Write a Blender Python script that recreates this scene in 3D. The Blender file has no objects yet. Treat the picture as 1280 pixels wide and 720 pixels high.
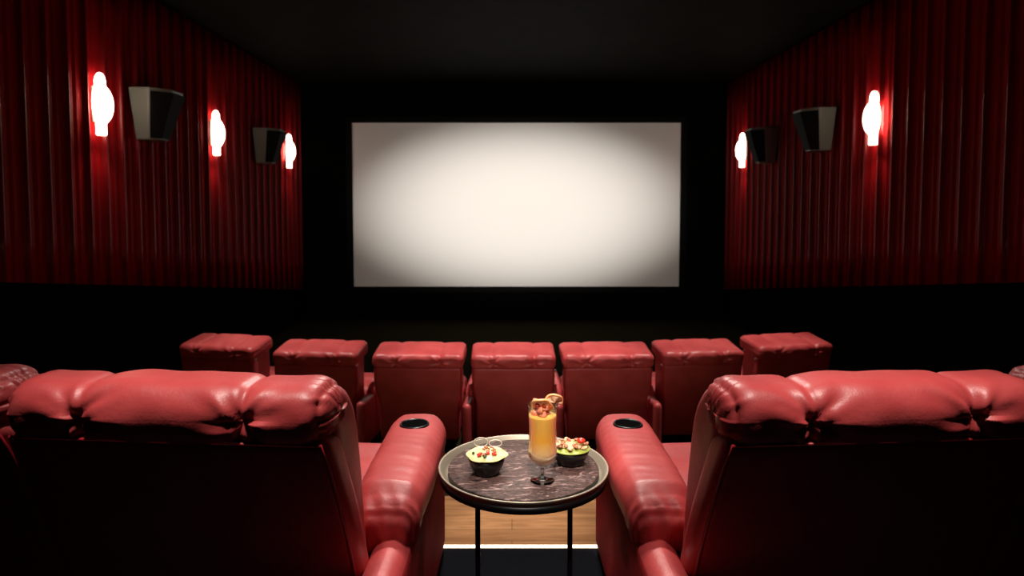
import bpy, bmesh, math, random
import numpy as np
from mathutils import Vector, Matrix
random.seed(7)
S = bpy.context.scene
COL = S.collection
R = math.radians

# ------------------------------------------------------------------ camera, world, lights, exposure
CAM_H = 1.25
FPX = 808.0
PITCH = 3.0
cd = bpy.data.cameras.new('camera'); cam = bpy.data.objects.new('camera', cd); COL.objects.link(cam)
cd.sensor_width = 36.0; cd.lens = FPX / 1280 * 36.0
cd.shift_y = -(360 - (258 + FPX * math.tan(R(PITCH)))) / 1280.0
cam.location = (0, 0, CAM_H); cam.rotation_euler = (R(90 - PITCH), 0, 0)
cd.dof.use_dof = True; cd.dof.focus_distance = 1.85; cd.dof.aperture_fstop = 3.6
S.camera = cam
cd.clip_start = 0.02

w = bpy.data.worlds.new('world'); S.world = w; w.use_nodes = True
w.node_tree.nodes['Background'].inputs[0].default_value = (0, 0, 0, 1)
w.node_tree.nodes['Background'].inputs[1].default_value = 0.0
S.view_settings.view_transform = 'Standard'; S.view_settings.look = 'None'
S.view_settings.gamma = 1.0; S.view_settings.exposure = 0.0
S.view_settings.use_curve_mapping = False

def spot(name, loc, target, power, angle, blend, size=0.05, col=(1, .93, .84)):
    l = bpy.data.lights.new(name, 'SPOT'); l.energy = power; l.spot_size = R(angle); l.spot_blend = blend
    l.shadow_soft_size = size; l.color = col
    o = bpy.data.objects.new(name, l); COL.objects.link(o); o.location = loc
    d = Vector(target) - Vector(loc); o.rotation_euler = d.to_track_quat('-Z', 'Y').to_euler()
    return o

CEIL = 3.32
# projector beam on the screen
pb = spot('projector_beam', (0.35, -2.9, 2.72), (0.15, 10.85, 1.20), 8000, 13.8, 1.0, 0.02, (1, .93, .84))
pb.scale = (1.95, 1, 1)
spot('projector_beam', (0.35, -2.9, 2.74), (0.15, 10.85, 1.20), 1300, 34, 1.0, 0.02, (1, .91, .80))
# ceiling downlights (fixtures built below)
DOWN = [(-.05, 2.10, 190, 34), (-.72, .90, 300, 34), (.78, .90, 300, 34), (0.03, 3.55, 330, 19),  # last entry here: unseen narrow spot added to brighten the wood floor
        (-1.75, 4.95, 360, 46), (1.8, 4.95, 360, 46), (0.03, 4.75, 520, 40)]
spot('glass_fill', (0.02, .15, CEIL - .06), (0.07, 1.8, .58), 760, 10.5, .9, .06)  # unseen fill from the camera side, added to brighten the drink; no fixture
spot('leather_fill', (-.30, 3.9, CEIL - .06), (-.45, 1.7, .6), 300, 34, .9, .10)  # pair of unseen fills, added for highlights on the near leather; no fixtures
spot('leather_fill', (.36, 3.9, CEIL - .06), (.51, 1.7, .6), 300, 34, .9, .10)
for (x, y, p, a) in DOWN:
    spot('downlight_beam', (x, y, CEIL - .06), (x, y + .02, 0), p, a, 0.7, 0.07)

# ------------------------------------------------------------------ materials
def mat(name, col, rough=.5, metal=0, spec=.5, emit=None, es=0, coat=0, trans=0, ior=1.45, sss=0):
    m = bpy.data.materials.new(name); m.use_nodes = True
    b = m.node_tree.nodes['Principled BSDF']; i = b.inputs
    i['Base Color'].default_value = (*col, 1); i['Roughness'].default_value = rough
    i['Metallic'].default_value = metal; i['Specular IOR Level'].default_value = spec
    i['IOR'].default_value = ior
    i['Coat Weight'].default_value = coat; i['Transmission Weight'].default_value = trans
    if sss:
        i['Subsurface Weight'].default_value = sss; i['Subsurface Radius'].default_value = (.02, .012, .006)
        i['Subsurface Scale'].default_value = .5
    if emit: i['Emission Color'].default_value = (*emit, 1); i['Emission Strength'].default_value = es
    return m
def N(m, t, **kw):
    n = m.node_tree.nodes.new(t)
    for k, v in kw.items():
        if k in n.inputs: n.inputs[k].default_value = v
        else: setattr(n, k, v)
    return n
def L(m, a, b): m.node_tree.links.new(a, b)
def coords(m, scale=(1, 1, 1)):
    tc = N(m, 'ShaderNodeTexCoord'); mp = N(m, 'ShaderNodeMapping'); mp.inputs['Scale'].default_value = scale
    L(m, tc.outputs['Object'], mp.inputs['Vector']); return mp.outputs['Vector']
def ramp(m, src, stops):
    r = N(m, 'ShaderNodeValToRGB'); e = r.color_ramp.elements
    while len(e) < len(stops): e.new(.5)
    for k, (p, c) in enumerate(stops): e[k].position = p; e[k].color = (*c, 1)
    L(m, src, r.inputs['Fac']); return r.outputs['Color']
def bump(m, src, strength, dist=.002):
    b = N(m, 'ShaderNodeBump'); b.inputs['Strength'].default_value = strength; b.inputs['Distance'].default_value = dist
    L(m, src, b.inputs['Height']); L(m, b.outputs['Normal'], m.node_tree.nodes['Principled BSDF'].inputs['Normal'])
def bsdf(m): return m.node_tree.nodes['Principled BSDF'].inputs

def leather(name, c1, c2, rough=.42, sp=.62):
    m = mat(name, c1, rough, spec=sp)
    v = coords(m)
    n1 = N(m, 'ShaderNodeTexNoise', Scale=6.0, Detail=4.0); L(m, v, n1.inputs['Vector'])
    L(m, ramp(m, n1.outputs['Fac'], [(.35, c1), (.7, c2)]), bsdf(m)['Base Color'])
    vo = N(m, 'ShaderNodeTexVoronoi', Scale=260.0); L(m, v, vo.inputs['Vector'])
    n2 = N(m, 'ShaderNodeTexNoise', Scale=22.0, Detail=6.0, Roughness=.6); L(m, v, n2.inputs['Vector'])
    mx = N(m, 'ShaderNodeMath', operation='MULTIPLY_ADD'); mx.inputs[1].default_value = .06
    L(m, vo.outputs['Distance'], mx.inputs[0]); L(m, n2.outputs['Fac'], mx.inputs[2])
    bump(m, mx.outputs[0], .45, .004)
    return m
M_LEATHER = leather('red_leather', (.50, .050, .052), (.62, .082, .082), .43)
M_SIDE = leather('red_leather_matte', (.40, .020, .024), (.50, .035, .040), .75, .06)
M_PIPE = leather('red_leather_piping', (.34, .016, .024), (.40, .022, .03), .35)
M_CUP = mat('black_plastic', (.004, .004, .005), .3)
M_CUPIN = mat('black_cup_inside', (.003, .003, .003), .12)
M_BLACK = mat('black_wall_fabric', (.0022, .0025, .0025), .95, spec=.02)
M_CARPET = mat('black_carpet', (.006, .0065, .010), .95, spec=.1)
_v = coords(M_CARPET); _n = N(M_CARPET, 'ShaderNodeTexNoise', Scale=220.0, Detail=3.0); L(M_CARPET, _v, _n.inputs['Vector']); bump(M_CARPET, _n.outputs['Fac'], .6, .004)
M_CARPET2 = mat('olive_dark_carpet', (.016, .014, .006), .95, spec=.02)
M_CEIL = mat('dark_ceiling_paint', (.030, .028, .020), .7, spec=.04)
_v = coords(M_CEIL); _n = N(M_CEIL, 'ShaderNodeTexNoise', Scale=3.0, Detail=5.0); L(M_CEIL, _v, _n.inputs['Vector'])
L(M_CEIL, ramp(M_CEIL, _n.outputs['Fac'], [(.3, (.007, .0068, .0048)), (.7, (.012, .0115, .008))]), bsdf(M_CEIL)['Base Color'])
M_PANEL = mat('red_wall_panel', (.24, .006, .010), .45, spec=.04)
_v = coords(M_PANEL, (1, 1, .25)); _n = N(M_PANEL, 'ShaderNodeTexNoise', Scale=5.0, Detail=5.0); L(M_PANEL, _v, _n.inputs['Vector'])
L(M_PANEL, ramp(M_PANEL, _n.outputs['Fac'], [(.3, (.24, .003, .006)), (.7, (.36, .007, .010))]), bsdf(M_PANEL)['Base Color'])
M_BEAD = mat('glossy_red_bead', (.22, .006, .010), .28, spec=.5)
M_SCREEN = mat('projection_screen', (.80, .79, .775), .9, spec=.1)
M_FRAME = mat('black_screen_frame', (.003, .003, .003), .8, spec=.1)
# wood floor
M_WOOD = mat('oak_floor', (.5, .3, .15), .6, spec=.2)
_v = coords(M_WOOD, (1, 1, 1))
_b = N(M_WOOD, 'ShaderNodeTexBrick', Scale=1.0); L(M_WOOD, _v, _b.inputs['Vector'])
_b.inputs['Brick Width'].default_value = 1.3; _b.inputs['Row Height'].default_value = .13; _b.inputs['Mortar Size'].default_value = .0025
_b.inputs['Color1'].default_value = (.45, .205, .085, 1); _b.inputs['Color2'].default_value = (.56, .275, .12, 1); _b.inputs['Mortar'].default_value = (.22, .11, .05, 1)
_v2 = coords(M_WOOD, (1.2, 14, 1)); _n = N(M_WOOD, 'ShaderNodeTexNoise', Scale=2.5, Detail=7.0, Distortion=.8); L(M_WOOD, _v2, _n.inputs['Vector'])
_mx = N(M_WOOD, 'ShaderNodeMixRGB', blend_type='MULTIPLY'); _mx.inputs[0].default_value = .7
L(M_WOOD, _b.outputs['Color'], _mx.inputs[1]); L(M_WOOD, ramp(M_WOOD, _n.outputs['Fac'], [(.35, (.55, .5, .45)), (.65, (1, 1, 1))]), _mx.inputs[2])
L(M_WOOD, _mx.outputs[0], bsdf(M_WOOD)['Base Color'])
M_STRIP = mat('lit_step_strip', (.9, .85, .75), .4, emit=(1, .84, .62), es=2.4)
# tabletop wood
M_BOARD = mat('dark_wood_board', (.06, .04, .035), .5, spec=.3)
_v = coords(M_BOARD, (3.6, 10, 1))
_n = N(M_BOARD, 'ShaderNodeTexNoise', Scale=2.6, Detail=8.0, Distortion=3.2, Roughness=.66); L(M_BOARD, _v, _n.inputs['Vector'])
L(M_BOARD, ramp(M_BOARD, _n.outputs['Fac'], [(.38, (.008, .004, .004)), (.47, (.11, .056, .048)), (.53, (.014, .007, .006)), (.61, (.30, .18, .16))]), bsdf(M_BOARD)['Base Color'])
bump(M_BOARD, _n.outputs['Fac'], .8, .006)
M_BOARDEDGE = mat('black_board_edge', (.004, .004, .004), .6)
M_BRASS = mat('beige_metal_tray', (.34, .28, .21), .42, metal=.5)
M_LEG = mat('black_metal_leg', (.006, .006, .007), .4, metal=.5)
M_BOWL = mat('black_bowl', (.005, .005, .005), .35)
M_GLASS = mat('clear_glass', (1, 1, 1), .02, trans=1.0, ior=1.45)
M_GLASS2 = mat('solid_clear_glass', (1, 1, 1), .02, trans=1.0, ior=1.45)
M_GLASS.node_tree.nodes.remove(M_GLASS.node_tree.nodes['Principled BSDF'])
_tr = N(M_GLASS, 'ShaderNodeBsdfTransparent'); _gl = N(M_GLASS, 'ShaderNodeBsdfGlossy'); _gl.inputs['Roughness'].default_value = .04
_fr = N(M_GLASS, 'ShaderNodeLayerWeight'); _fr.inputs['Blend'].default_value = .25
_mp = N(M_GLASS, 'ShaderNodeMapRange'); _mp.inputs[3].default_value = .09; _mp.inputs[4].default_value = .45; L(M_GLASS, _fr.outputs['Facing'], _mp.inputs[0])
_ms = N(M_GLASS, 'ShaderNodeMixShader'); L(M_GLASS, _mp.outputs[0], _ms.inputs[0]); L(M_GLASS, _tr.outputs[0], _ms.inputs[1]); L(M_GLASS, _gl.outputs[0], _ms.inputs[2])
L(M_GLASS, _ms.outputs[0], M_GLASS.node_tree.nodes['Material Output'].inputs['Surface'])
M_SHADE = mat('lit_white_glass', (.9, .85, .8), .4, emit=(1, .80, .60), es=9)
M_GREY = mat('grey_speaker_case', (.17, .18, .16), .3)
M_GRILLE = mat('black_speaker_grille', (.003, .0035, .0035), .75, spec=.2)
M_FIX = mat('white_lamp_glass', (.8, .8, .8), .5, emit=(1, .9, .78), es=3)
M_CREAM = mat('cream_sauce', (.80, .70, .40), .4, sss=.2)
_v = coords(M_CREAM); _n = N(M_CREAM, 'ShaderNodeTexNoise', Scale=60.0, Detail=4.0); L(M_CREAM, _v, _n.inputs['Vector'])
L(M_CREAM, ramp(M_CREAM, _n.outputs['Fac'], [(.35, (.42, .36, .12)), (.6, (.62, .54, .29))]), bsdf(M_CREAM)['Base Color'])
M_GREEN = mat('green_avocado', (.30, .34, .06), .4)
M_RED = mat('red_tomato', (.62, .03, .015), .25)
M_NUT = mat('brown_nut', (.42, .15, .07), .45)
M_TAN = mat('pale_nut', (.70, .42, .24), .45)
M_HERB = mat('dark_green_herb', (.03, .06, .012), .5)
M_PINKF = mat('pink_fruit', (.72, .22, .12), .35, sss=.2)
M_REDF = mat('dark_red_fruit', (.35, .03, .02), .3)
M_RIND = mat('orange_rind', (.85, .38, .16), .4)
M_PULP = mat('pale_pulp', (.85, .52, .33), .4)
M_DRINK = mat('orange_drink', (.9, .45, .08), .3, sss=.35, spec=.2)
M_DRINK.node_tree.nodes['Principled BSDF'].inputs['Subsurface Radius'].default_value = (.05, .03, .012)
M_DRINK.node_tree.nodes['Principled BSDF'].inputs['Subsurface Scale'].default_value = 1.0
_t = N(M_DRINK, 'ShaderNodeTexCoord'); _s = N(M_DRINK, 'ShaderNodeSeparateXYZ'); L(M_DRINK, _t.outputs['Object'], _s.inputs[0])
_mr = N(M_DRINK, 'ShaderNodeMapRange'); _mr.inputs[1].default_value = .05; _mr.inputs[2].default_value = .18; L(M_DRINK, _s.outputs['Z'], _mr.inputs[0])
L(M_DRINK, ramp(M_DRINK, _mr.outputs[0], [(0, (1, .74, .50)), (.25, (1, .62, .30)), (.55, (1, .47, .06)), (1, (1, .55, .12))]), bsdf(M_DRINK)['Base Color'])

# ------------------------------------------------------------------ mesh helpers
def link(o): COL.objects.link(o); return o
def obj(name, V, F, m, parent=None, smooth=True):
    me = bpy.data.meshes.new(name); me.from_pydata([tuple(v) for v in V], [], [tuple(f) for f in F]); me.update()
    bm = bmesh.new(); bm.from_mesh(me); bmesh.ops.recalc_face_normals(bm, faces=bm.faces); bm.to_mesh(me); bm.free()
    if smooth: me.polygons.foreach_set('use_smooth', [True] * len(me.polygons))
    ms = m if isinstance(m, (list, tuple)) else [m]
    for q in ms: me.materials.append(q)
    o = link(bpy.data.objects.new(name, me))
    if parent: o.parent = parent
    return o
def empty(name, loc, rz=0):
    o = link(bpy.data.objects.new(name, None)); o.location = loc; o.rotation_euler = (0, 0, rz); o.empty_display_size = .1
    return o
def tag(o, label, cat, group=None, kind=None):
    if kind: o['kind'] = kind
    if label: o['label'] = label
    if cat: o['category'] = cat
    if group: o['group'] = group
    return o
def struct(o, label=None):
    o['kind'] = 'structure'
    return o
def rbox(size, r, n):
    """rounded box centred on 0: arrays V, F and the normals of V"""
    hx, hy, hz = [s / 2 for s in size]
    def axis(h, k):
        ri = min(r, h * .999); e = 6
        a = [-h + ri * (1 - math.cos(t / e * math.pi / 2)) for t in range(e)]
        a = [-h + ri * math.tan(t / e * math.pi / 4) for t in range(e)]
        mid = list(np.linspace(-h + ri, h - ri, max(2, k)))
        return np.array(a + mid + [-q for q in reversed(a)])
    X, Y, Z = axis(hx, n[0]), axis(hy, n[1]), axis(hz, n[2])
    V = []; idx = {}; F = []
    def vid(p):
        k = tuple(round(c, 6) for c in p)
        if k not in idx: idx[k] = len(V); V.append(k)
        return idx[k]
    def face(A, B, mk, flip):
        for i in range(len(A) - 1):
            for j in range(len(B) - 1):
                q = [vid(mk(A[i], B[j])), vid(mk(A[i + 1], B[j])), vid(mk(A[i + 1], B[j + 1])), vid(mk(A[i], B[j + 1]))]
                F.append(q if not flip else q[::-1])
    for s in (-1, 1):
        face(X, Y, lambda a, b: (a, b, s * hz), s < 0)
        face(Y, Z, lambda a, b: (s * hx, a, b), s < 0)
        face(X, Z, lambda a, b: (a, s * hy, b), s > 0)
    V = np.array(V)
    inner = np.array([hx, hy, hz]) - np.minimum(r, np.array([hx, hy, hz]) * .999)
    c = np.clip(V, -inner, inner); d = V - c
    nn = np.linalg.norm(d, axis=1, keepdims=True); nn[nn == 0] = 1; d = d / nn
    return c + d * np.minimum(r, min(hx, hy, hz) * .999), F, d
def box(x0, x1, y0, y1, z0, z1):
    V = [(x, y, z) for z in (z0, z1) for y in (y0, y1) for x in (x0, x1)]
    F = [(0, 2, 3, 1), (4, 5, 7, 6), (0, 1, 5, 4), (2, 6, 7, 3), (0, 4, 6, 2), (1, 3, 7, 5)]
    return V, F
def join(*parts):
    V = []; F = []
    for (v, f) in parts:
        o = len(V); V += [tuple(p) for p in v]; F += [tuple(i + o for i in q) for q in f]
    return V, F
def lathe(prof, n=48, closed=False):
    V = []; F = []; k = len(prof)
    for (r, z) in prof:
        for i in range(n):
            a = 2 * math.pi * i / n; V.append((r * math.cos(a), r * math.sin(a), z))
    rng = k if closed else k - 1
    for j in range(rng):
        for i in range(n):
            a = j * n + i; b = j * n + (i + 1) % n; c = ((j + 1) % k) * n + (i + 1) % n; d = ((j + 1) % k) * n + i
            F.append((a, b, c, d))
    return V, F
def tube(pts, r, n=8, close=False):
    pts = [Vector(p) for p in pts]; V = []; F = []; k = len(pts)
    for i, p in enumerate(pts):
        a = pts[(i - 1) % k] if (close or i > 0) else p; b = pts[(i + 1) % k] if (close or i < k - 1) else p
        t = (b - a).normalized(); u = t.cross(Vector((0, 0, 1)))
        if u.length < .01: u = Vector((1, 0, 0))
        u.normalize(); v = t.cross(u)
        rr = r[i] if isinstance(r, (list, tuple)) else r
        for q in range(n):
            an = 2 * math.pi * q / n; V.append(tuple(p + u * rr * math.cos(an) + v * rr * math.sin(an)))
    for i in range(k if close else k - 1):
        for q in range(n):
            F.append((i * n + q, i * n + (q + 1) % n, ((i + 1) % k) * n + (q + 1) % n, ((i + 1) % k) * n + q))
    if not close: F.append(tuple(range(n))); F.append(tuple(range((k - 1) * n, k * n)))
    return V, F
def copy_tree(o, parent=None):
    c = o.copy(); COL.objects.link(c)
    if parent: c.parent = parent
    for ch in list(o.children): copy_tree(ch, c)
    return c

# ------------------------------------------------------------------ the room
LOW = -0.68; PLAT = 2.318; FAR = 11.0; BACK = -3.6; XW = 3.6; XC = 0.03
def slab(name, b, m): return struct(obj(name, *box(*b), m, None, False))
slab('floor', (-XW - .3, XW + .3, PLAT - .2, 4.22, LOW - .15, LOW), M_WOOD)
slab('floor_carpet', (-XW - .3, XW + .3, 4.22, FAR + .2, LOW - .15, LOW), M_CARPET2)
slab('floor_platform', (-XW - .3, XW + .3, BACK - .2, PLAT - .012, LOW - .14, 0), M_CARPET)
slab('ceiling', (-XW - .3, XW + .3, BACK - .2, FAR + .2, CEIL, CEIL + .15), M_CEIL)
slab('wall_left', (-XW - .3 + XC, -XW + XC, BACK - .2, FAR + .2, LOW - .1, CEIL), M_BLACK)
slab('wall_right', (XW + XC, XW + .3 + XC, BACK - .2, FAR + .2, LOW - .1, CEIL), M_BLACK)
slab('wall_front', (-XW, XW + .03, FAR, FAR + .2, LOW - .1, CEIL), M_BLACK)
slab('wall_back', (-XW, XW + .03, BACK - .2, BACK, -.1, CEIL), M_BLACK)
# lit strip along the step edge
struct(obj('trim_1', *box(-XW + XC, XW + XC, PLAT - .012, PLAT + .004, -.018, .004), M_STRIP, None, False))

def panelling(side, name):
    per = .235; ys = []; P = []
    y = -3.4; k = 40
    while y < 10.92:
        for i in range(k):
            t = i / k
            ys.append(y + per * t); P.append(.004 + .016 * min(1, t * 9) * min(1, (1 - t) * 9) + (.042 * math.sqrt(max(0, 1 - ((t - .5) / .075) ** 2))))
        y += per
    V = []; F = []
    zs = 8
    for (yy, p) in zip(ys, P):
        z0 = max(.72 - .1375 * (yy - 4.5), -.3); z0 = min(z0, 1.0)
        for q in range(zs + 1):
            V.append((XC + side * (XW - p), yy, z0 + (CEIL - .02 - z0) * q / zs))
        V.append((XC + side * (XW - .001), yy, CEIL - .02)); V.append((XC + side * (XW - .001), yy, z0))
    m = zs + 3
    for i in range(len(ys) - 1):
        for q in range(m):
            F.append((i * m + q, (i + 1) * m + q, (i + 1) * m + (q + 1) % m, i * m + (q + 1) % m))
    F.append(tuple(range(m))); F.append(tuple(range((len(ys) - 1) * m, len(ys) * m)))
    o = struct(obj(name, V, F, [M_PANEL, M_BEAD]))
    for pg in o.data.polygons:
        t = ((pg.center.y + 3.4) / per) % 1
        if abs(t - .5) < .08: pg.material_index = 1
    return o
panelling(-1, 'trim_2'); panelling(1, 'trim_3')

# ------------------------------------------------------------------ projection screen
sc = empty('projection_screen', (.075, 10.9, 1.27))
tag(sc, 'large white lit projection screen on the black front wall', 'screen')
sw, sh = 2.745, 1.372
obj('screen_surface', *box(-sw, sw, -.03, -.02, -sh, sh), M_SCREEN, sc, False)
fr = join(box(-sw - .1, -sw, -.05, .09, -sh - .1, sh + .1), box(sw, sw + .1, -.05, .09, -sh - .1, sh + .1),
          box(-sw, sw, -.05, .09, sh, sh + .1), box(-sw, sw, -.05, .09, -sh - .1, -sh))
obj('frame', *fr, M_FRAME, sc, False)

# ------------------------------------------------------------------ recliners
def headrest_mesh(W, D, H, r, res, amp, ends=1.0):
    V, F, Nn = rbox((W, D, H), r, res)
    V = V.copy(); rs = np.random.RandomState(3)
    x, y, z = V[:, 0], V[:, 1], V[:, 2]
    disp = np.zeros(len(V))
    # plump between the seams
    for x0 in (-.245 * W, .245 * W):
        dx = x - x0
        seam = np.exp(-(dx / .010) ** 2) * .006 + np.exp(-(dx / .035) ** 2) * .0042
        disp -= seam * amp * (z > -.42 * H)
        # tuft point low on the rear of the roll
        py, pz = -D / 2, -.05 * H
        rr = np.sqrt(dx ** 2 + (y - py) ** 2 * 1.3 + (z - pz) ** 2 * 1.2)
        th = np.arctan2(z - pz + (y - py) * .8, dx)
        disp -= np.exp(-(rr / .026) ** 2) * .013 * amp
        disp += np.exp(-rr / .065) * .0095 * amp * np.sin(th * 5 + x0 * 7 + rr * 22) * np.clip(rr / .02, 0, 1)
        disp += np.exp(-(rr / .10) ** 2) * .003 * amp * np.sin(th * 11 + 1.3) * np.clip(rr / .04, 0, 1)
    # bulge, puckers at the ends
    seg = np.cos(np.clip(x / (.245 * W), -1, 1) * math.pi / 2)
    disp += .0035 * amp * seg
    ex = np.clip((np.abs(x) - (W / 2 - .055)) / .055, 0, 1)
    ang = np.arctan2(z, y)
    disp += ex * (1 - .3 * ex) * ends * amp * (.0030 * np.sin(ang * 13 + x * 60) + .002 * np.sin(ang * 23 + 2 + x * 90))
    ring = np.exp(-((np.abs(x) - (W / 2 - .022)) / .006) ** 2)
    disp -= ring * .005 * amp * ends
    disp += .0022 * amp * np.sin(x * 37 + z * 21 + y * 13) * np.sin(x * 13 - z * 33 + 1.1)
    V = V + Nn * disp[:, None]
    return V, F
def xf(V, rx=0, loc=(0, 0, 0)):
    V = np.asarray(V, float); c, s = math.cos(rx), math.sin(rx)
    Y = V[:, 1] * c - V[:, 2] * s; Z = V[:, 1] * s + V[:, 2] * c
    return np.stack([V[:, 0] + loc[0], Y + loc[1], Z + loc[2]], 1)

def bolster(prof, W, r, n=7, mid=16):
    """closed side profile (y, z) swept along x, rounded off at both ends"""
    P = np.array(prof); q = []
    m = len(P)
    for i in range(m):                                     # Catmull-Rom smoothing
        a, b, c, d = P[i - 1], P[i], P[(i + 1) % m], P[(i + 2) % m]
        for t in np.linspace(0, 1, 7)[:-1]:
            q.append(.5 * ((2 * b) + (-a + c) * t + (2 * a - 5 * b + 4 * c - d) * t * t + (-a + 3 * b - 3 * c + d) * t ** 3))
    P = np.array(q); m = len(P); T = np.roll(P, -1, 0) - np.roll(P, 1, 0); T /= np.linalg.norm(T, axis=1, keepdims=True)
    Nn = np.stack([T[:, 1], -T[:, 0]], 1)
    if ((P - P.mean(0)) * Nn).sum() < 0: Nn = -Nn
    secs = [(-W / 2 + r * (1 - math.cos(t)), r * (1 - math.sin(t))) for t in np.linspace(0, math.pi / 2, n)]
    secs += [(x, 0) for x in np.linspace(-W / 2 + r, W / 2 - r, mid)[1:-1]] + [(-x, i) for x, i in reversed(secs)]
    V = []; F = []
    for (x, ins) in secs:
        for k in range(m): V.append((x, P[k, 0] - Nn[k, 0] * ins, P[k, 1] - Nn[k, 1] * ins))
    for i in range(len(secs) - 1):
        for k in range(m): F.append((i * m + k, i * m + (k + 1) % m, (i + 1) * m + (k + 1) % m, (i + 1) * m + k))
    F.append(tuple(range(m))); F.append(tuple(range((len(secs) - 1) * m, len(secs) * m)))
    return V, F

def arm_mesh(L_, w, t, res=(16, 60, 8), amp=1.0):
    V, F, Nn = rbox((w, L_, t), t * .42, res)
    V = V.copy(); y = V[:, 1]; u = (y + L_ / 2) / L_          # 0 rear, 1 front
    # plan outline: rounded nose, slight taper to the rear
    nose = np.sqrt(np.clip(1 - np.clip((u - .86) / .15, 0, 1) ** 2 * .80, 0, 1))
    tail = .84 + .16 * np.clip(u / .35, 0, 1) ** .7
    disp = np.zeros(len(V)); up = np.clip(Nn[:, 2], 0, 1)
    disp += amp * up * (.0008 * np.sin(u * 52 + V[:, 0] * 14) * np.exp(-((u - .42) / .25) ** 2) + .0005 * np.sin(u * 97 + V[:, 0] * 30 + 1))
    disp += amp * np.clip(.12 - u, 0, .12) / .12 * (.0025 * np.sin(V[:, 0] * 120 + u * 50) + .0022 * np.sin(u * 260))
    disp -= amp * .003 * np.exp(-((u - .075) / .012) ** 2)
    V = V + Nn * disp[:, None]
    V[:, 0] *= nose * tail
    V[:, 2] += .012 * np.cos(V[:, 0] / w * math.pi) * (V[:, 2] > 0)     # crowned pad
    V[:, 2] -= .045 * np.clip(.13 - u, 0, 1) / .13 * (V[:, 2] > -t)     # tail droops
    return V, F

def cup(parent, loc, r):
    prof = [(r * 1.0, .0005), (r * 1.0, .005), (r * .93, .0075), (r * .86, .005), (r * .80, .001), (r * .78, .0003), (.0001, .0003)]
    V, F = lathe(prof, 40)
    o = obj('cup_holder', V, F, M_CUP, parent); o.location = loc
    V, F = lathe([(r * .86, .0052), (r * .4, .0050), (.0001, .0050)], 32)
    i = obj('cup_holder_well', V, F, M_CUPIN, o)
    return o

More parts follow.
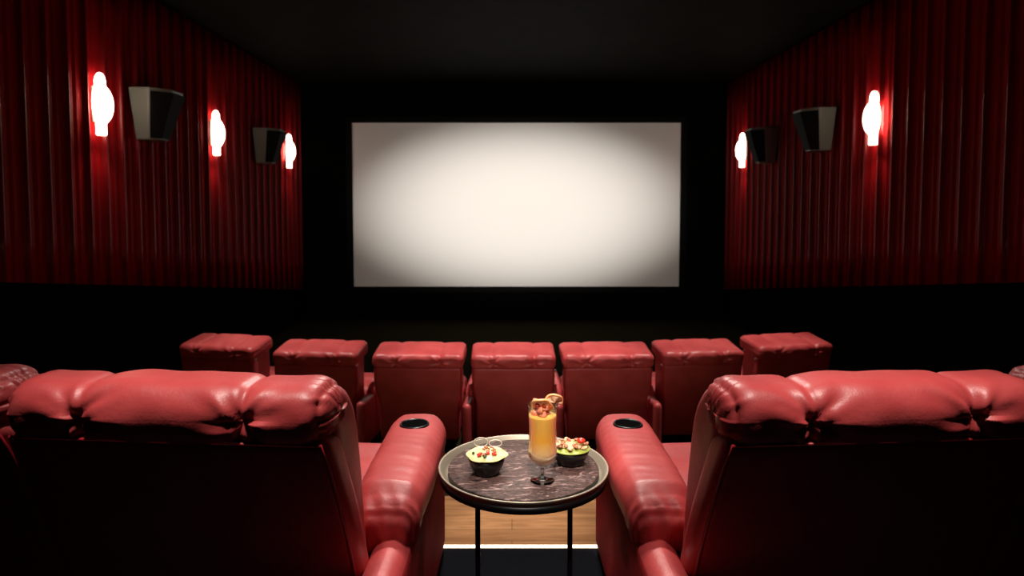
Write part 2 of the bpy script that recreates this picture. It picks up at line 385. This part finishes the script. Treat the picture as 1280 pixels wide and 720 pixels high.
def recliner(name, W, scz, arms, armx, near=True, aim=0.0):
    """origin on the floor under the rear face of the back; +y faces the screen. scz scales heights"""
    t = empty(name, (0, 0, 0))
    k = scz; res = (110, 22, 14) if near else (60, 12, 8)
    # back shell, leaning forward towards its foot and a little wider there
    hr = (.776 if near else .80) * k
    shell_h = hr - .07
    V, F, _ = rbox((W, .09, shell_h), .03, (20, 3, 30))
    V = V.copy(); u = .5 - V[:, 2] / shell_h                           # 0 top .. 1 foot
    lean = .30 if near else .10
    V[:, 1] += lean * u + .05; V[:, 0] *= 1 + (.045 * np.sin(np.clip(u * 2.4, 0, 1) * math.pi / 2) if near else 0)
    if not near: V[:, 0] *= 1 - .10 * np.clip((u - .25) / .25, 0, 1)
    V[:, 1] -= .016 * np.cos(V[:, 0] / W * math.pi) * np.sin(u * math.pi)
    V[:, 2] += .07 + shell_h / 2
    sh_ = obj('back_shell', V, F, M_LEATHER, t)
    # piping along the shell's rear edge
    pts = []
    for s in (1,):
        for q in range(15):
            uu = q / 14 * .97; pts.append((-(W / 2 - .012) * (1 + (.045 * math.sin(min(uu * 2.4, 1) * math.pi / 2) if near else 0)), lean * uu + .011, .07 + shell_h * (1 - uu) - .012))
    pr = [( -p[0], p[1], p[2]) for p in pts]
    obj('piping', *tube(pts[::-1] + pr, .004), M_PIPE, sh_)
    # headrest roll
    if near: D, H, r = .175, .132, .062
    else: D, H, r = .33, .12, .040
    V, F = headrest_mesh(W + .012, D, H, r, res, 1.0 if near else .9, 1.0 if near else .5)
    V = xf(V, R(2 if near else 9), (0, D / 2 - .012, hr + (.042 if near else .058)))
    hd = obj('headrest', V, F, M_LEATHER, t)
    # padded backrest below the headrest, facing the screen
    if near: pf = [(.055, .80), (.085, .845), (.14, .855), (.205, .785), (.242, .66), (.27, .50), (.28, .36), (.20, .33), (.13, .50), (.075, .68)]
    else: pf = [(.05, .62), (.08, .70), (.30, .72), (.33, .60), (.33, .42), (.34, .30), (.20, .28), (.12, .36)]
    V, F = bolster(pf, W + .004 if near else W - .07, .035)
    obj('backrest', V, F, M_LEATHER, t)
    # seat cushion
    V, F, Nn = rbox((W - (.02 if near else .11), .62, .17), .055, (20, 20, 5))
    V = V + Nn * (.008 * np.sin(V[:, 1:2] * 26) * (V[:, 2:3] > 0))
    obj('seat', xf(V, R(3), (0, .60, .345 * k)), F, M_LEATHER, t)
    # base and folded footrest
    V, F, _ = rbox((W - .12, .60, .22 * k), .02, (4, 4, 3)); obj('base', xf(V, 0, (0, .53, .05 + .11 * k)), F, M_LEATHER, t)
    V, F, Nn = rbox((W - (.03 if near else .12), .11, .34 * k), .04, (12, 4, 10)); V = V + Nn * (.006 * np.cos(V[:, 2:3] * 40))
    obj('footrest', xf(V, R(-6), (0, .935, .235 * k)), F, M_LEATHER, t)
    for s in arms:
        aw = .195 if near else .095
        al = .67 if near else .62
        pan = .100 if near else .070
        x = s * armx
        # side panel: rounded upright slab whose rear end shows behind the arm pad
        ph = (.418 if near else .455) * k
        pl = 1.06 if near else .95
        V, F, _ = rbox((pan, pl, ph), .049 if near else .035, (5, 14, 8))
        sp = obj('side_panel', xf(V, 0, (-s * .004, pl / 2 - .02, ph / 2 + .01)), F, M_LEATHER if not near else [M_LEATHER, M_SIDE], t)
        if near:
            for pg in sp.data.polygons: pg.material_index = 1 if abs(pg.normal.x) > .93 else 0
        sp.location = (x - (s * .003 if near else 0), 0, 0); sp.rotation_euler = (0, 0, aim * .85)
        V, F = arm_mesh(al, aw, .115 * (1 if near else .8))
        am = obj('armrest', V, F, M_LEATHER, t)
        zc = .53 * k - .060 - (.0 if near else .0) + (.0 if near else .012)
        q = al / 2 + (.285 if near else .24)
        am.location = (x - (s * .024 if near else 0) - math.sin(aim) * q, math.cos(aim) * q, zc); am.rotation_euler = (0, 0, aim)
        cup(am, (0, al / 2 - .145, .0655) if near else (0, al / 2 - .07, .0555), .048 if near else .032)
    return t

FW = .70
near = recliner('recliner', FW, 1.0, (1,), FW / 2 + .080, True, R(4.5))
TOE = R(4.5)
def place_near(o, inner_x, inner_y, side):
    """inner_x, inner_y: where the aisle-side rear corner of the back stands; side -1 left of the aisle"""
    rz = TOE * side
    cx, cy = side * (FW / 2) * math.cos(TOE), (FW / 2) * math.sin(TOE)
    o.location = (inner_x + cx, inner_y + cy, 0); o.rotation_euler = (0, 0, rz)
place_near(near, XC - .405, 1.275, -1)
tag(near, 'red leather recliner in the near row, left of the aisle beside the round table', 'recliner', 'near row recliners')
# right-hand chair is the mirror image: armrest on its other side
nr = recliner('recliner', FW, 1.0, (-1,), FW / 2 + .080, True, -R(4.5))
place_near(nr, XC + .405, 1.275, 1)
tag(nr, 'red leather recliner in the near row, right of the aisle beside the round table', 'recliner', 'near row recliners')
# outer seats of the near row, only their head rolls reach into the frame
lo = recliner('recliner', FW, 1.0, (), 0, True)
lo.location = (near.location.x - .735, near.location.y + .10, 0); lo.rotation_euler = (0, 0, -R(5))
tag(lo, 'red leather recliner cut off by the left frame edge, outermost in the near row', 'recliner', 'near row recliners')
ro = copy_tree(lo); ro.location = (nr.location.x + .735, nr.location.y + .10, 0); ro.rotation_euler = (0, 0, R(5))
ro['label'] = 'red leather recliner cut off by the right frame edge, outermost in the near row'

# front row
GW = .68
row = [(-2.45, 5.27, 12, 1.0, (-1, 1)), (-1.565, 5.04, 6, 1.0, (1,)), (-.735, 4.95, 2, 1.03, (1,)), (.010, 4.93, 0, .95, (1,)),
       (.750, 4.95, -2, 1.03, (1,)), (1.52, 5.06, -6, .97, (1,)), (2.36, 5.30, -12, 1.0, (1,))]
names = ['leftmost red leather recliner in the front row before the screen',
         'second red leather recliner from the left in the front row',
         'third red leather recliner from the left in the front row, behind the left armrest',
         'middle red leather recliner in the front row, straight behind the table and drink',
         'third red leather recliner from the right in the front row, behind the right armrest',
         'second red leather recliner from the right in the front row',
         'rightmost red leather recliner in the front row before the screen']
base2 = recliner('recliner', GW, .86, (1,), GW / 2 + .038, False)
both = recliner('recliner', GW, .86, (-1, 1), GW / 2 + .038, False)
used = False
for (x, y, rz, sx, arms), lb in zip(row, names):
    if len(arms) == 2: o = both
    elif not used: o = base2; used = True
    else: o = copy_tree(base2)
    o.location = (x, y, LOW); o.rotation_euler = (0, 0, -R(rz)); o.scale = (sx, 1, 1)
    tag(o, lb, 'recliner', 'front row recliners')

# ------------------------------------------------------------------ round side table
TX, TY, TZ = .033, 1.85, .490
tb = empty('side_table', (TX, TY, 0)); tag(tb, 'round side table with dark wood top, pale metal rim and thin black legs', 'table')
prof = [(.0001, -.020), (.225, -.020), (.243, -.016), (.2515, .006), (.2525, .0085), (.2500, .0095), (.2450, .008), (.236, -.008), (.226, -.0145), (.0001, -.0145)]
prof = [(a * .978, b) for a, b in prof]; V, F = lathe(prof, 96); o = obj('tray_rim', V, F, M_BRASS, tb); o.location.z = TZ
V, F = lathe([(.228, -.020), (.239, -.0175), (.2455, -.006), (.2475, -.006), (.2475, -.024), (.235, -.030), (.0001, -.030), (.0001, -.020)], 96); V = [(a * .978, b * .978, c) for a, b, c in V]
o = obj('under_frame', V, F, M_LEG, tb); o.location.z = TZ - .0015
n = 96; V, F = lathe([(.0001, -.0144), (.217, -.0144), (.219, -.012), (.219, .0005), (.2175, .0025), (.0001, .0025)], n)
o = obj('wood_top', V, F, [M_BOARD, M_BOARDEDGE], tb); o.location.z = TZ
for pgn in o.data.polygons:
    c = pgn.center
    if c.z < .001 and c.z < .0012 and (c.x ** 2 + c.y ** 2) > .2 ** 2: pgn.material_index = 1
for s in (-1, 1):
    obj('leg', *tube([(s * .128, -.10, TZ - .032), (s * .128, -.10, .014)], .0072, 14), M_LEG, tb)
V = [(.165 * math.cos(a), .165 * math.sin(a), .008) for a in np.linspace(0, 2 * math.pi, 61)[:-1]]
obj('floor_ring', *tube(V, .008, 10, True), M_LEG, tb)
TOP = TZ + .0025

# ------------------------------------------------------------------ bowls and food
def blob(sx, sy, sz, seed, rough=.25, nu=12, nv=8):
    rs = random.Random(seed); ph = [rs.uniform(0, 6.28) for _ in range(6)]
    V = []; F = []
    for j in range(nv + 1):
        t = math.pi * j / nv
        for i in range(nu):
            a = 2 * math.pi * i / nu; d = 1 + rough * (.5 * math.sin(2 * a + ph[0]) * math.sin(t) + .4 * math.sin(3 * t + ph[1]) + .3 * math.sin(3 * a + 2 * t + ph[2]) * math.sin(t))
            V.append((sx * d * math.sin(t) * math.cos(a), sy * d * math.sin(t) * math.sin(a), sz * d * math.cos(t)))
    for j in range(nv):
        for i in range(nu): F.append((j * nu + i, j * nu + (i + 1) % nu, (j + 1) * nu + (i + 1) % nu, (j + 1) * nu + i))
    return V, F
def bowl(x, y, r, h, label, n=48, wave=0.0):
    prof = [(.0001, 0), (r * .60, 0), (r * .70, h * .12), (r * .92, h * .62), (r, h), (r * .985, h * 1.02), (r * .95, h * .98), (r * .86, h * .60), (r * .62, h * .18), (.0001, h * .14)]
    V, F = lathe(prof, n)
    o = obj('snack_bowl', V, F, M_BOWL); o.location = (x, y, TOP + .0003)
    return tag(o, label, 'bowl', 'snack bowls')
def px(X, Y, drop):  # helper kept in metres: returns x, y for a point seen at photo position X, Y that lies `drop` under the camera
    d = FPX * drop / (Y - 258.0); return (X - 640.0) * d / FPX, d
BX, BY = -.072, 1.80
b1 = bowl(BX, BY, .052, .045, 'small black bowl of creamy dip on the left of the round table')
# pale faceted rim dish inside the bowl with the dip
V = []; F = []; n = 40
def rimr(a): return .0585 * (1 + .045 * math.cos(6 * a + .4) + .02 * math.cos(3 * a))
rings = [(.55, .030), (.79, .0415), (1.0, .0480), (.985, .050), (.93, .0475), (.55, .0500), (.25, .0545), (.001, .056)]
for (k, z) in rings:
    for i in range(n):
        a = 2 * math.pi * i / n; rr = rimr(a) * k
        V.append((rr * math.cos(a), rr * math.sin(a), z + (.0022 * math.sin(5 * a + k * 9) * (k < .9))))
for j in range(len(rings) - 1):
    for i in range(n): F.append((j * n + i, j * n + (i + 1) % n, (j + 1) * n + (i + 1) % n, (j + 1) * n + i))
dip = obj('creamy_dip', V, F, M_CREAM); dip.location = (BX, BY, TOP + .0065)
tag(dip, 'pale creamy dip scattered with red and green bits in the left bowl', 'food')
rs = random.Random(5)
def bits(parent, name, m, n, rad, z, s, seed, y0=0, x0=0):
    rs = random.Random(seed)
    for q in range(n):
        a = rs.uniform(0, 6.28); rr = rad * math.sqrt(rs.random()); k = rs.uniform(.7, 1.25)
        o = obj(name, *blob(s * k, s * k * .8, s * .6 * k, rs.random(), .35), m, parent)
        o.location = (x0 + rr * math.cos(a), y0 + rr * math.sin(a) * .8, z); o.rotation_euler = (rs.uniform(-.5, .5), rs.uniform(-.5, .5), rs.uniform(0, 3))
bits(dip, 'tomato_piece', M_RED, 5, .016, .057, .0072, 1, -.022, -.006); bits(dip, 'tomato_piece', M_RED, 3, .010, .056, .0065, 3, -.014, .022)
bits(dip, 'nut_crumb', M_NUT, 9, .020, .057, .0048, 2, .018, .006)
bits(dip, 'herb_leaf', M_HERB, 3, .012, .056, .0058, 4, -.030, -.006); bits(dip, 'herb_leaf', M_HERB, 1, .002, .054, .005, 6, -.002, -.038)
# wire double loop standing behind the left bowl
def loop(cx, w_, h_, n=20):
    return [(cx + w_ * math.cos(a), 0.004 * math.sin(a), h_ * (1 + math.sin(a))) for a in np.linspace(0, 2 * math.pi, n + 1)[:-1]]
ch = obj('wire_handle', *join(tube(loop(-.020, .021, .013), .0022, 6, True), tube(loop(.023, .019, .010), .0022, 6, True)), M_BRASS, b1)
ch.location = (0, .068, .050); ch.rotation_euler = (R(-25), 0, 0)
ch['label'] = 'pale wire double handle'

CX, CY = .172, 1.872
b2 = bowl(CX, CY, .055, .040, 'small black bowl of nuts and tomato behind the drink, on the right')
V = []; F = []
rings = [(.55, .028), (.84, .0405), (1.0, .0465), (.97, .0485), (.80, .0485), (.4, .053), (.001, .055)]
for (k, z) in rings:
    for i in range(n):
        a = 2 * math.pi * i / n; rr = .0575 * k * (1 + .03 * math.cos(2 * a))
        V.append((rr * math.cos(a), rr * math.sin(a), z + .0018 * math.sin(4 * a + k * 7) * (k < .9)))
for j in range(len(rings) - 1):
    for i in range(n): F.append((j * n + i, j * n + (i + 1) % n, (j + 1) * n + (i + 1) % n, (j + 1) * n + i))
av = obj('avocado_salad', V, F, M_GREEN); av.location = (CX, CY, TOP)
tag(av, 'green avocado salad topped with nuts in the right bowl', 'food')
bits(av, 'pale_nut', M_TAN, 30, .050, .056, .0085, 11); bits(av, 'brown_nut', M_NUT, 20, .048, .061, .0060, 12)
bits(av, 'red_pepper_piece', M_RED, 4, .036, .060, .005, 13)
tm = obj('cherry_tomato', *blob(.0125, .0115, .0085, 3, .05, 18, 12), M_RED); tm.location = (CX + .030, CY - .016, TOP + .0735)
tag(tm, 'halved red cherry tomato lying on the avocado salad in the right bowl', 'tomato')

# ------------------------------------------------------------------ cocktail glass
GX, GY = .084, 1.750
gl = empty('cocktail_glass', (GX, GY, TOP)); tag(gl, 'tall footed glass of orange cocktail standing on the round table', 'glass')
outer = [(.0040, .032), (.006, .038), (.018, .045), (.033, .056), (.0405, .072), (.0415, .088), (.0395, .105), (.0388, .150), (.0405, .190), (.0425, .214)]
inner = [(r - .0017, z) for (r, z) in reversed(outer[3:])] + [(.017, .0475), (.0001, .0445)]
inner[0] = (.0412, .2145)
V, F = lathe([(.0001, .036)] + outer + inner, 56)
obj('glass_body', V, F, M_GLASS, gl)
V, F = lathe([(.0001, .0365), (.0042, .0355), (.0038, .028), (.0040, .018), (.0080, .010), (.020, .0060), (.032, .0036), (.0335, .0022), (.033, .0008), (.0001, .0006)], 56)
obj('stem_and_foot', V, F, M_GLASS2, gl)
din = [(.0001, .0458), (.016, .0488), (.0300, .0580), (.0380, .0725), (.0392, .088), (.0372, .105), (.0365, .150), (.0374, .182), (.0376, .1850), (.0001, .1852)]
obj('orange_drink', *lathe(din, 56), M_DRINK, gl)
# garnish in and on the glass
rs = random.Random(21)
k = 0
for q in range(15):
    a = q * 2.4; rr = .0255 * math.sqrt((q % 5 + .4) / 5); zz = .190 + (q // 5) * .0125
    m = M_PINKF if q % 3 else M_REDF
    o = obj('fruit_piece', *blob(rs.uniform(.009, .012), rs.uniform(.007, .009), rs.uniform(.006, .008), q, .45), m)
    o.location = (GX + rr * math.cos(a), GY + rr * math.sin(a), TOP + zz); o.rotation_euler = (rs.uniform(-1, 1), rs.uniform(-1, 1), rs.uniform(0, 3))
    tag(o, ('pink' if q % 3 else 'dark red') + ' chunk of fruit heaped at the rim of the cocktail glass', 'fruit', ('pink' if q % 3 else 'dark red') + ' fruit chunks in the cocktail glass')
def slice_mesh(r, th):
    V = []; F = []; n = 22
    prof = [(0, -th / 2), (r * .86, -th / 2), (r, -th * .3), (r, th * .3), (r * .86, th / 2), (0, th / 2)]
    for i in range(n + 1):
        a = math.pi * i / n * 1.06
        for (p, z) in prof: V.append((p * math.cos(a), z + .003 * math.sin(a * 3), p * math.sin(a)))
    m = len(prof)
    for i in range(n):
        for j in range(m - 1): F.append((i * m + j, (i + 1) * m + j, (i + 1) * m + j + 1, i * m + j + 1))
    F.append(tuple(range(m))); F.append(tuple(range(n * m, n * m + m)))
    return V, F
def fruit_slice(loc, rot, r, lab):
    t = empty('grapefruit_slice', loc); t.rotation_euler = rot; tag(t, lab, 'fruit slice', 'grapefruit slices on the glass')
    obj('pulp', *slice_mesh(r * .90, .006), M_PULP, t)
    pts = [(r * .93 * math.cos(a), .0025 * math.sin(a * 3), r * .93 * math.sin(a)) for a in np.linspace(0, math.pi * 1.06, 24)]
    obj('rind', *tube(pts, .0034, 8), M_RIND, t)
fruit_slice((GX + .030, GY - .006, TOP + .223), (R(22), R(20), R(16)), .026, 'pink grapefruit slice perched on the right of the glass rim')
fruit_slice((GX - .004, GY - .010, TOP + .216), (R(38), R(-8), R(-12)), .026, 'pink grapefruit slice lying over the middle of the glass')

# ------------------------------------------------------------------ wall sconces
def sconce(x, y, z, side, label):
    t = empty('wall_sconce', (x, y, z)); tag(t, label, 'wall lamp', 'wall sconces')
    s = side
    obj('backplate', *box(min(0, s * .012), max(0, s * .012), -.03, .03, -.15, .15), M_GREY, t, False)
    V, F = lathe([(.0001, -.262), (.036, -.262), (.040, -.255), (.042, .195), (.036, .228), (.020, .256), (.0001, .264)], 20)
    V = [(a - s * .045, b, c) for a, b, c in V]
    obj('lamp_tube', V, F, M_SHADE, t)
    # bulging half-round shade in front of the tube
    V = []; F = []; nu, nv = 18, 18
    for j in range(nv + 1):
        v = -1 + 2 * j / nv; rr = (1 - abs(v) ** 2.2) ** .62
        for i in range(nu + 1):
            a = -math.pi / 2 + math.pi * i / nu
            V.append((-s * (.035 + .105 * rr * math.cos(a)), .10 * rr * math.sin(a), -.005 + .185 * v))
    for j in range(nv):
        for i in range(nu):
            a = j * (nu + 1) + i; F.append((a, a + 1, a + nu + 2, a + nu + 1))
    V2 = [(vx * .96, vy * .96, vz * .98) for vx, vy, vz in V]
    o = obj('lamp_shade', V, F, M_SHADE, t)
    for (dz, e) in ((-.30, 4.0), (.30, .5)):
        l = bpy.data.lights.new('sconce_light', 'SPOT'); l.energy = e; l.spot_size = R(125); l.spot_blend = 1; l.shadow_soft_size = .04; l.color = (1, .78, .58)
        q = link(bpy.data.objects.new('sconce_light', l)); q.parent = t; q.location = (-s * .12, 0, dz)
        q.rotation_euler = (0, 0, 0) if dz < 0 else (math.pi, 0, 0)
    return t
zc = CAM_H + .865
WL = -XW + XC + .045; WR = XW + XC - .045
sconce(WL, 5.52, zc, -1, 'lit white wall sconce, the nearest and largest of three on the left red wall')
sconce(WL, 7.66, zc, -1, 'lit white wall sconce, the middle of three on the left red wall')
sconce(WL, 10.15, zc, -1, 'lit white wall sconce beside the front corner on the left red wall')
sconce(WR, 6.38, zc, 1, 'lit white wall sconce, the nearer and larger of two on the right red wall')
sconce(WR, 10.0, zc, 1, 'lit white wall sconce beside the front corner on the right red wall')

# ------------------------------------------------------------------ wall speakers
def speaker(x, y, z, side, yaw, k, label):
    t = empty('wall_speaker', (x, y, z), 0); tag(t, label, 'speaker', 'wall speakers')
    s = side
    # plan of the tapered cabinet: wide at the top, narrower at the bottom, outward direction = -s*x
    top = [(0, -.25), (.20, -.25), (.34, -.10), (.34, .12), (.20, .27), (0, .27)]
    bot = [(0, -.14), (.12, -.14), (.20, -.07), (.20, .07), (.12, .15), (0, .15)]
    H = .24
    V = []; F = []
    for (pl, zz) in ((top, H), (bot, -H)):
        for (u, v) in pl: V.append((-s * u * k, v * k, zz * k))
    for i in range(6): F.append((i, (i + 1) % 6, 6 + (i + 1) % 6, 6 + i))
    F.append((0, 1, 2, 3, 4, 5)); F.append((6, 7, 8, 9, 10, 11))
    o = obj('cabinet', V, F, M_GREY, t, False)
    bv = o.modifiers.new('bevel', 'BEVEL'); bv.width = .012; bv.segments = 2
    # grille over the three outward faces, a little proud
    gv = []; gf = []
    tp = [(.205, -.235), (.352, -.105), (.352, .125), (.338, .150)]
    bt = [(.132, -.135), (.212, -.075), (.212, .075), (.150, .138)]
    for (pl, zz) in ((tp, .205), (bt, -.225)):
        for (u, v) in pl: gv.append((-s * u * k, v * k, zz * k))
        for (u, v) in pl: gv.append((-s * (u - .03) * k, v * k, zz * k))
    for i in range(3): gf.append((i, i + 1, 8 + i + 1, 8 + i))
    for i in range(3): gf.append((4 + i, 4 + i + 1, 12 + i + 1, 12 + i))
    gf += [(0, 4, 5, 1), (1, 5, 6, 2), (2, 6, 7, 3), (8, 12, 13, 9), (9, 13, 14, 10), (10, 14, 15, 11), (0, 4, 12, 8), (3, 7, 15, 11)]
    obj('grille', gv, gf, M_GRILLE, t, False)
    obj('bracket', *tube([(0, 0, H * k * .4), (s * .05, 0, H * k * .4)], .02, 10), M_CUP, t)
    return t
zs = CAM_H + .86
speaker(WL + .01, 6.22, zs, -1, 0, .98, 'tapered black and grey speaker between the two nearest sconces on the left wall')
speaker(WL + .01, 9.05, zs - .03, -1, 0, .98, 'tapered black speaker near the front corner on the left wall')
speaker(WR - .01, 7.42, zs, 1, 0, .98, 'tapered black and grey speaker left of the large sconce on the right wall')
speaker(WR - .01, 8.95, zs - .03, 1, 0, .98, 'tapered black speaker near the front corner on the right wall')

# ------------------------------------------------------------------ ceiling downlight fixtures (above the frame)
DLAB = ['above the round table', 'above the left near recliner', 'above the right near recliner', 'added above the wood floor step to brighten it', 'above the left seats of the front row', 'above the right seats of the front row', 'above the middle seats of the front row']
for i, (x, y, p, a) in enumerate(DOWN):
    t = empty('ceiling_downlight', (x, y, CEIL)); tag(t, 'small round black recessed ceiling downlight ' + DLAB[i], 'ceiling light', 'ceiling downlights')
    V, F = lathe([(.085, 0), (.11, 0), (.11, -.012), (.085, -.008), (.082, 0)], 32, True)
    obj('trim_ring', V, F, M_CUP, t)
